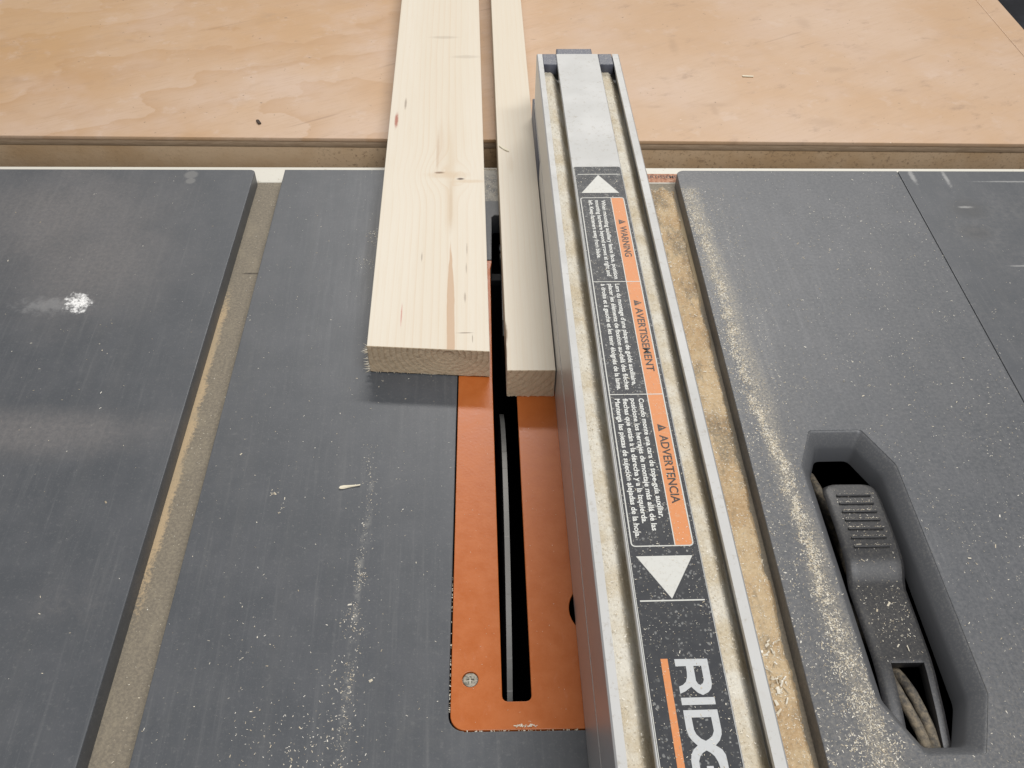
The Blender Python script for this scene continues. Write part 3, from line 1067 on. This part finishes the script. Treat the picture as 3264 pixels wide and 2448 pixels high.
# ------------------------------------------------------------------ rip fence
TH = math.atan(SN)
fence = thing('rip_fence', 'silver aluminium rip fence with black and orange warning label clamped on the saw', 'rip fence', (32, 0, 0), TH)
PROF = [(0.3, 0.6), (0, 0.9), (0, 36.0), (1.8, 36.1), (1.8, 37.7), (0, 37.8), (0, 69.4), (0.6, 70), (3.5, 70), (3.5, 67.8), (1.6, 67.8), (1.6, 57), (15.2, 57),
        (15.2, 67.8), (12, 67.8), (12, 69.7), (12.3, 70), (37.7, 70), (38, 69.7), (38, 67.8), (34.8, 67.8), (34.8, 57), (49.4, 57), (49.4, 67.8), (46.8, 67.8), (46.8, 70), (50.4, 70), (51, 69.4), (51, 0.9), (50.7, 0.6)]
prism('extrusion', PROF, (-640, 21), MAT['alu'], fence)
cap = box('end_cap', 1, 50, 21.05, 24, 3, 66, MAT['cap'], fence, 0.8)
for a, b in ((3.6, 11.9), (38.1, 46.4)):
    c = box('cap_tongue', a, b, 8.5, 21.6, 62.8, 69.85, MAT['cap'], fence, 0.5)
    c.parent = cap
c = box('cap_tab', 13.5, 36, 20.9, 38, 52, 65, MAT['cap'], fence, 0.9)
c.parent = cap
c = box('clamp_shoe', -0.6, 4, -40, 33, 1.0, 33, MAT['cap'], fence, 0.6)

# label
lab = sheet('warning_label', [rrect(12.7, -630, 37.5, -101.2, (0.5, 0.5, 1.6, 1.6))], 69.9, 70.18, MAT['lab_black'], fence, 0.06)
LZ = 70.26


def flat(name, loops, mat, z=LZ, th=0.05):
    o = sheet(name, loops, z - th, z, mat, lab, 0.0)
    return o


def ring_loops(x0, y0, x1, y1, r, w):
    return [rrect(x0, y0, x1, y1, r), rrect(x0 + w, y0 + w, x1 - w, y1 - w, max(0.1, r - w))]


flat('rule_line', [[(14.4, -108.5), (36.6, -108.5), (36.6, -108.0), (14.4, -108.0)]], MAT['lab_white'])
flat('arrow_mark', [[(15.0, -124.6), (34.2, -124.6), (25.0, -108.8)]], MAT['lab_white'])
flat('arrow_mark', [[(15.1, -337.2), (25.1, -353.7), (34.8, -337.2)]], MAT['lab_white'])
flat('rule_line', [[(14.2, -354.6), (36.0, -354.6), (36.0, -354.1), (14.2, -354.1)]], MAT['lab_white'])
flat('label_border', ring_loops(13.9, -333.4, 36.1, -128.5, 1.6, 0.45), MAT['lab_white'])
flat('edge_pinstripe', [[(12.8, -625), (13.05, -625), (13.05, -103), (12.8, -103)]], MAT['lab_white'])
flat('heading_panel', [rrect(29.6, -332.9, 35.6, -129.0, (0.1, 1.1, 1.1, 0.1))], MAT['lab_orange'])
for v in (-193.1, -262.1):
    flat('divider_line', [[(14.3, v - 0.22), (35.7, v - 0.22), (35.7, v + 0.22), (14.3, v + 0.22)]], MAT['lab_white'], LZ + 0.06)
flat('panel_line', [[(29.25, -332.9), (29.6, -332.9), (29.6, -129), (29.25, -129)]], MAT['lab_white'], LZ + 0.03)
HZ = LZ + 0.07
for (va, vb, vc, word) in ((-146.8, -152.2, -175.4, 'WARNING'), (-205.6, -210.8, -249.4, 'AVERTISSEMENT'), (-277.8, -283.4, -315.4, 'ADVERTENCIA')):
    cy = va - 1.9
    flat('alert_triangle', [[(31.2, va), (31.2, va - 3.8), (34.6, va - 1.9)], [(31.9, va - 1.55), (32.2, va - 1.55), (32.2, va - 2.25), (31.9, va - 2.25)],
                            [(32.4, va - 1.7), (33.4, va - 1.65), (33.4, va - 2.15), (32.4, va - 2.1)]], MAT['lab_ink'], HZ)
    lettering(word, 31.2, vb, vc, 3.3, HZ, MAT['lab_ink'], lab, 0.016)
EN = ['When mounting auxiliary fence face, position', 'mounting hardware beyond arrows at right and', 'left. Keep fasteners away from blade.']
FR = ["Lors du montage d'une plaque de guide auxiliaire,", 'placer les éléments de fixation au-delà des flèches', 'à droite et à gauche et les tenir éloignés de la lame.']
ES = ['Cuando monte una cara de tope-guía auxiliar,', 'posicione los herrajes de montaje más allá de las', 'flechas que están a la derecha y a la izquierda.', 'Mantenga las piezas de sujeción alejadas de la hoja.']
for (txt, u, v0, v1) in ((EN[0], 24.3, -130.9, -191.2), (EN[1], 21.2, -130.9, -189.2), (EN[2], 17.9, -130.9, -176.4),
                         (FR[0], 24.1, -194.6, -257.1), (FR[1], 20.9, -194.6, -259.4), (FR[2], 17.6, -194.6, -259.6),
                         (ES[0], 25.6, -264.3, -321.6), (ES[1], 22.3, -264.3, -326.9), (ES[2], 19.2, -264.3, -323.7), (ES[3], 16.0, -264.4, -329.7)):
    lettering(txt, u, v0, v1, 2.05, LZ + 0.02, MAT['lab_type'], lab, 0.024)
# logo letters traced as outlines
LR = [(22.4, -375.0), (32.9, -375.1), (32.95, -380.7), (32.9, -383.4), (32.4, -384.9), (31.4, -386.0), (29.5, -386.9), (28.0, -386.1), (26.9, -384.9), (26.3, -384.2), (25.2, -384.9), (24.2, -385.6), (22.5, -386.3), (22.5, -384.0), (23.8, -383.5), (24.9, -382.5), (25.5, -381.0), (25.7, -379.3), (25.7, -377.4), (22.4, -377.4)]
LRC = [(28.1, -377.4), (30.6, -377.4), (30.6, -382.1), (30.1, -383.1), (29.3, -383.7), (28.6, -383.3), (28.1, -382.3)]
LI = [(22.45, -387.6), (32.9, -387.6), (32.9, -389.9), (22.45, -389.9)]
LDG = [(22.5, -391.5), (33.0, -391.5), (33.1, -397.7), (32.9, -399.1), (32.0, -400.9), (30.5, -402.3), (32.2, -403.5), (33.0, -405.1), (33.1, -407.7), (33.1, -418.5), (26.0, -418.5), (26.0, -412.0), (26.7, -412), (26.7, -408.2), (28.7, -408.2), (28.7, -416.2), (30.7, -416.2), (30.6, -408.5), (30.3, -407.0), (29.6, -405.4), (28.6, -404.4), (27.5, -403.7),
       (26.2, -404.4), (25.3, -405.4), (24.7, -406.8), (24.6, -418.5), (22.4, -418.5), (22.4, -406.5), (22.8, -404.8), (23.7, -403.3), (25.1, -402.2), (23.7, -400.7), (23.0, -399.5), (22.5, -397.4)]
LDC = [(24.7, -393.8), (30.7, -393.8), (30.75, -398.0), (30.0, -399.5), (28.9, -400.3), (27.8, -400.9), (26.5, -400.2), (25.3, -398.9), (24.8, -397.5)]
flat('logo_letter', [LR, LRC], MAT['lab_silver'])
flat('logo_letter', [LI], MAT['lab_silver'])
flat('logo_letter', [LDG, LDC], MAT['lab_silver'])
flat('logo_underline', [[(18.0, -430), (20.25, -430), (20.25, -374.8), (18.0, -374.8)]], MAT['lab_orange'])

# ------------------------------------------------------------------ sawdust
R = random.random


def inpoly(x, y, poly):
    c = False
    n = len(poly)
    for i in range(n):
        x1, y1 = poly[i]
        x2, y2 = poly[(i + 1) % n]
        if (y1 > y) != (y2 > y) and x < (x2 - x1) * (y - y1) / (y2 - y1) + x1:
            c = not c
    return c


# heaped strip in the right-hand slot
def h_slot(x, y, a, b):
    edge = max(0.0, (x - 122.6 - 1.2 * nz(y, 0, 0.05, 5)) / 1.6)
    end = max(0.0, (y + 12 + 5 * nz(x, 0, 0.2, 8)) / 5)
    h = 2.2 + 1.3 * nz(x, y, 0.05, 1) + 0.5 * nz(x, y, 0.4, 2) + 0.25 * nz(x, y, 1.4, 4)
    h *= max(0.0, 1 - edge) * max(0.0, 1 - end)
    return -10.15 + max(0.0, h)


hs = heap('sawdust', 106.7, 126, -559, -1, 0.8, h_slot, MAT['dust_tan'])
tag(hs, 'tan sawdust heaped in the slot beside the fence', 'sawdust', None, 'stuff')
pts = []
for i in range(5200):
    y = -430 + 425 * R()
    x = 107 + 16.5 * R()
    pts.append((x, y, h_slot(x, y, 0, 0), 0.35 + 0.5 * R() + (0.8 if R() < 0.02 else 0)))
for i in range(30):
    pts.append((117 + random.gauss(0, 2.2), -347 + random.gauss(0, 8), -7.4, 1.5 + 1.6 * R()))
tag(flakes('sawdust', pts, MAT['flake']), 'loose flakes on the sawdust in the slot beside the fence', 'sawdust', None, 'stuff')

# fence grooves: dust banked against the left wall, falling away into the dark undercut
def h_groove(a, x, y, s):
    k = (0.72 if s == 11 else 0.82) + 0.04 * nz(0, y, 0.02, s + 5)
    t = max(0.0, min(1.0, (k + 0.20 - a) / 0.46))
    t = t * t * (3 - 2 * t)
    return 57.15 + 7.4 * t + t * (0.25 * nz(x, y, 0.12, s) + 0.30 * nz(x, y, 0.9, s + 1))


for (u0, u1, seed, lab_) in ((1.8, 15.0, 11, 'pale sawdust lying in the left groove of the fence'), (35.0, 49.2, 17, 'pale sawdust lying in the right groove of the fence')):
    def h_g(x, y, a, b, s=seed):
        return h_groove(a, x, y, s)
    g = heap('sawdust', u0, u1, -639, 8.3, 0.9, h_g, MAT['dust_cream'])
    g.location = fence.location
    g.rotation_euler = fence.rotation_euler
    tag(g, lab_, 'sawdust', None, 'stuff')
pts = []
for i in range(5200):
    s = R() < 0.5
    u = random.uniform(3.0, 11) if s else random.uniform(38, 46)
    far = R() ** 1.2
    w0 = 1.8 if s else 35.0
    ww = 13.2 if s else 14.2
    y_ = 8 - 430 * far
    pts.append((u, y_, h_groove((u - w0) / ww, u, y_, 11 if s else 17), 0.3 + 0.55 * R()))
for i in range(3600):   # on the label and rails
    v = -100 - 320 * R()
    u = random.uniform(12.8, 37.4)
    pts.append((u, v, 70.32, 0.12 + 0.30 * R() + (0.35 if R() < 0.03 else 0)))
ff_ = flakes('sawdust', pts, MAT['flake'])
ff_.location = fence.location
ff_.rotation_euler = fence.rotation_euler
tag(ff_, 'fine sawdust specks sprinkled over the fence label and grooves', 'sawdust', None, 'stuff')

# right-hand plate and extension
BAND = [(129.5, -20), (131.5, -60), (135, -110), (134, -160), (135.5, -205), (141, -243), (142, -290), (143.5, -330), (146, -365), (147, -400)]


def band_x(y):
    for (xa, ya), (xb, yb) in zip(BAND, BAND[1:]):
        if yb <= y <= ya:
            t = (ya - y) / (ya - yb)
            return xa + (xb - xa) * t
    return BAND[-1][0]


pts = []
REC = OUT
tries = 0
while len(pts) < 9000:
    y = -20 - 385 * R()
    w = 2.0 + 1.4 * nz(y, 0, 0.08, 3) + (1.4 if y > -70 else 0) + (3.0 if y < -335 else 0)
    x = band_x(y) + 1.5 * nz(y, 0, 0.15, 9) + random.gauss(0, max(0.9, w))
    if x < 126.4 or inpoly(x, y, REC):
        continue
    if nz(x, y, 0.12, 21) + R() * 0.9 < 0.25:
        continue
    pts.append((x, y, 0, 0.32 + 0.6 * R()))
n0 = len(pts)
while len(pts) < n0 + 3000:
    y = -20 - 385 * R()
    x = 126.5 + 28 * R() ** 1.6
    if x > 149.8 and inpoly(x, y, REC):
        continue
    pts.append((x, y, 0, 0.28 + 0.6 * R() ** 2))
n0 = len(pts)
while len(pts) < n0 + 4600:
    x = 128 + 200 * R()
    y = -400 * R() ** 0.75
    if abs(x - 274.9) < 0.6 or inpoly(x, y, REC):
        continue
    if x > 275 and R() < 0.75:
        continue
    if nz(x, y, 0.03, 31) + 1.3 * R() < 0.55:
        continue
    pts.append((x, y, 0, 0.2 + 0.6 * R() ** 2 + (0.8 if R() < 0.008 else 0)))
tag(flakes('sawdust', pts, MAT['flake']), 'sawdust scattered on the right-hand table plate around the recess', 'sawdust', None, 'stuff')
# on the lever
pts = []
for i in range(520):
    y = -252 - 88 * R()
    l, r = lever_x(y)
    x = l + (r - l) * (0.12 + 0.76 * R())
    dense = 1.0 if -332 < y < -304 else 0.45
    if R() > dense:
        continue
    pts.append((x, y, lever_z(y) + 0.05, 0.25 + 0.5 * R() + (1.2 if R() < 0.012 else 0)))
for i in range(7):
    y = -258.0 - i * 4.75 + 0.9
    for k in range(34 if i else 12):
        pts.append((166 + 15.5 * R(), y + 0.5 * R(), lever_z(y) + 0.08, 0.25 + 0.3 * R()))
tag(flakes('sawdust', pts, MAT['flake']), 'sawdust flecks caught on the black lever and its ribs', 'sawdust', None, 'stuff')

# left and centre plates
pts = []
for i in range(900):
    pts.append((-131 + 114 * R(), -420 * R(), 0, 0.2 + 0.6 * R() ** 3))
for i in range(360):
    y = -230 - 170 * R()
    x = -54.5 + 3.5 * nz(y, 0, 0.02, 4) + random.gauss(0, 1.0 + (2.5 if R() < .3 else 0))
    pts.append((x, y, 0, 0.2 + 0.5 * R()))
for (cx, cy, s, k) in ((-56, -322, 2.6, 60), (-54, -303, 1.6, 26), (-56.5, -348, 3.5, 60), (-62, -372, 9, 190), (-98, -258, 1.1, 14), (-90, -365, 5, 40), (-75, -385, 12, 120), (-97, -330, 6, 30), (-70, -95, 3, 50), (-67, -70, 3, 60), (-93, -267, 0.6, 6)):
    for i in range(k):
        pts.append((random.gauss(cx, s), random.gauss(cy, s * 1.3), 0, 0.25 + 0.6 * R()))
for i in range(330):
    pts.append((-155 - 170 * R() if R() < 1 else 0, -420 * R(), 0, 0.26 + 0.7 * R() ** 2))
for i in range(420):
    y = -420 * R()
    pts.append((-133 - 14 * R(), y, -9.95, 0.25 + 0.5 * R() ** 2))
for (cx, cy, s) in ((-92.5, -262, 1.6), (-97.5, -259, 2.2), (-46, -349, 1.9), (-57.5, -316, 1.8), (-173, -263, 2.2), (-117, -236, 1.2), (-54, -383, 2.4)):
    pts.append((cx, cy, 0, s))
for i in range(90):   # packed in the gap round the throat plate
    if R() < 0.55:
        pts.append((-14.9, -362 + 60 * R(), -0.4, 0.4 + 0.4 * R()))
    else:
        pts.append((-8 + 44 * R(), -369.3, -0.4, 0.4 + 0.4 * R()))
for i in range(26):
    pts.append((random.gauss(14, 2.2), -367.9 + 0.6 * R(), 0.0, 0.7 + 0.5 * R()))
for i in range(120):
    pts.append((-12 + 44 * R(), -367 + 150 * R() if R() < 1 else 0, -0.1, 0.15 + 0.25 * R()))
pts = [p for p in pts if not (2.4 < p[0] < 17.5 and -358 < p[1] < -92)]
tag(flakes('sawdust', pts, MAT['flake']), 'fine sawdust specks on the left and middle of the saw table', 'sawdust', None, 'stuff')
# between boards at the rear of the table
pts = []
for i in range(420):
    pts.append((random.uniform(-3, 11), -34 * R(), 0, 0.25 + 0.4 * R()))
for i in range(260):
    pts.append((random.uniform(-2, 12), random.uniform(14.5, 17), -10.5, 0.5 + 0.6 * R()))
tag(flakes('sawdust', pts, MAT['flake']), 'sawdust between the two boards at the rear table edge', 'sawdust', None, 'stuff')


def chip(name, outline, z, th, loc, ang, mat, label, cat):
    o = sheet(name, [outline], 0, th, mat, None, min(0.12, th * 0.3))
    for v in o.data.vertices:
        x = v.co.x / MM
        v.co.z += (0.012 * x * x) * MM
    o.location = (loc[0] * MM, loc[1] * MM, z * MM)
    o.rotation_euler = (0, 0, math.radians(ang))
    tag(o, label, cat)
    return o


n = NT('chip_pale')
n.set(Base_Color=n.mix(n.noise(n.scale(n.oc, (0.2, 1, 1)), 900.0, 3, 0.6), (0.80, 0.75, 0.62), (0.62, 0.54, 0.38)), Roughness=0.7)
SH = [(-5.2, -0.5), (-4.4, -1.0), (-3, -1.05), (0, -0.55), (4.6, -0.35), (4.8, 0.3), (3.2, 0.35), (0, 0.7), (-3, 0.95), (-4.6, 0.6)]
chip('wood_shaving', SH, 0.05, 0.35, (-63.4, -255.4), 8, n.mat, 'curled pale wood shaving alone on the grey table left of the orange plate', 'shaving')
SV = [(-4.4, -0.5), (0, -1.0), (3.2, -0.6), (4.6, 0.1), (3, 0.7), (-1, 0.8), (-4, 0.3)]
chip('wood_sliver', SV, 19.25, 0.5, (11.8, -5), -48, n.mat, 'small pale sliver lying across the left edge of the narrow board', 'sliver')
n2 = NT('chip_dark')
n2.set(Base_Color=(0.05, 0.032, 0.022), Roughness=0.8)
chip('dark_chip', [(-2.8, -1.1), (-1, -1.3), (2.2, -1.2), (2.9, -0.2), (2.3, 1.0), (-2.2, 0.9), (-3, 0)], -0.95, 0.9, (-158.5, 58.5), -62, n2.mat, 'small dark brown chip on the plywood bench left of the boards', 'chip')
chip('pale_chip', [(-4.2, -0.8), (4, -0.7), (4.3, 0.5), (-1, 0.9), (-4.3, 0.6)], -0.95, 0.6, (200, 126), -4, n.mat, 'small pale splinter on the plywood bench right of the fence', 'chip')

scene.render.engine = 'CYCLES'
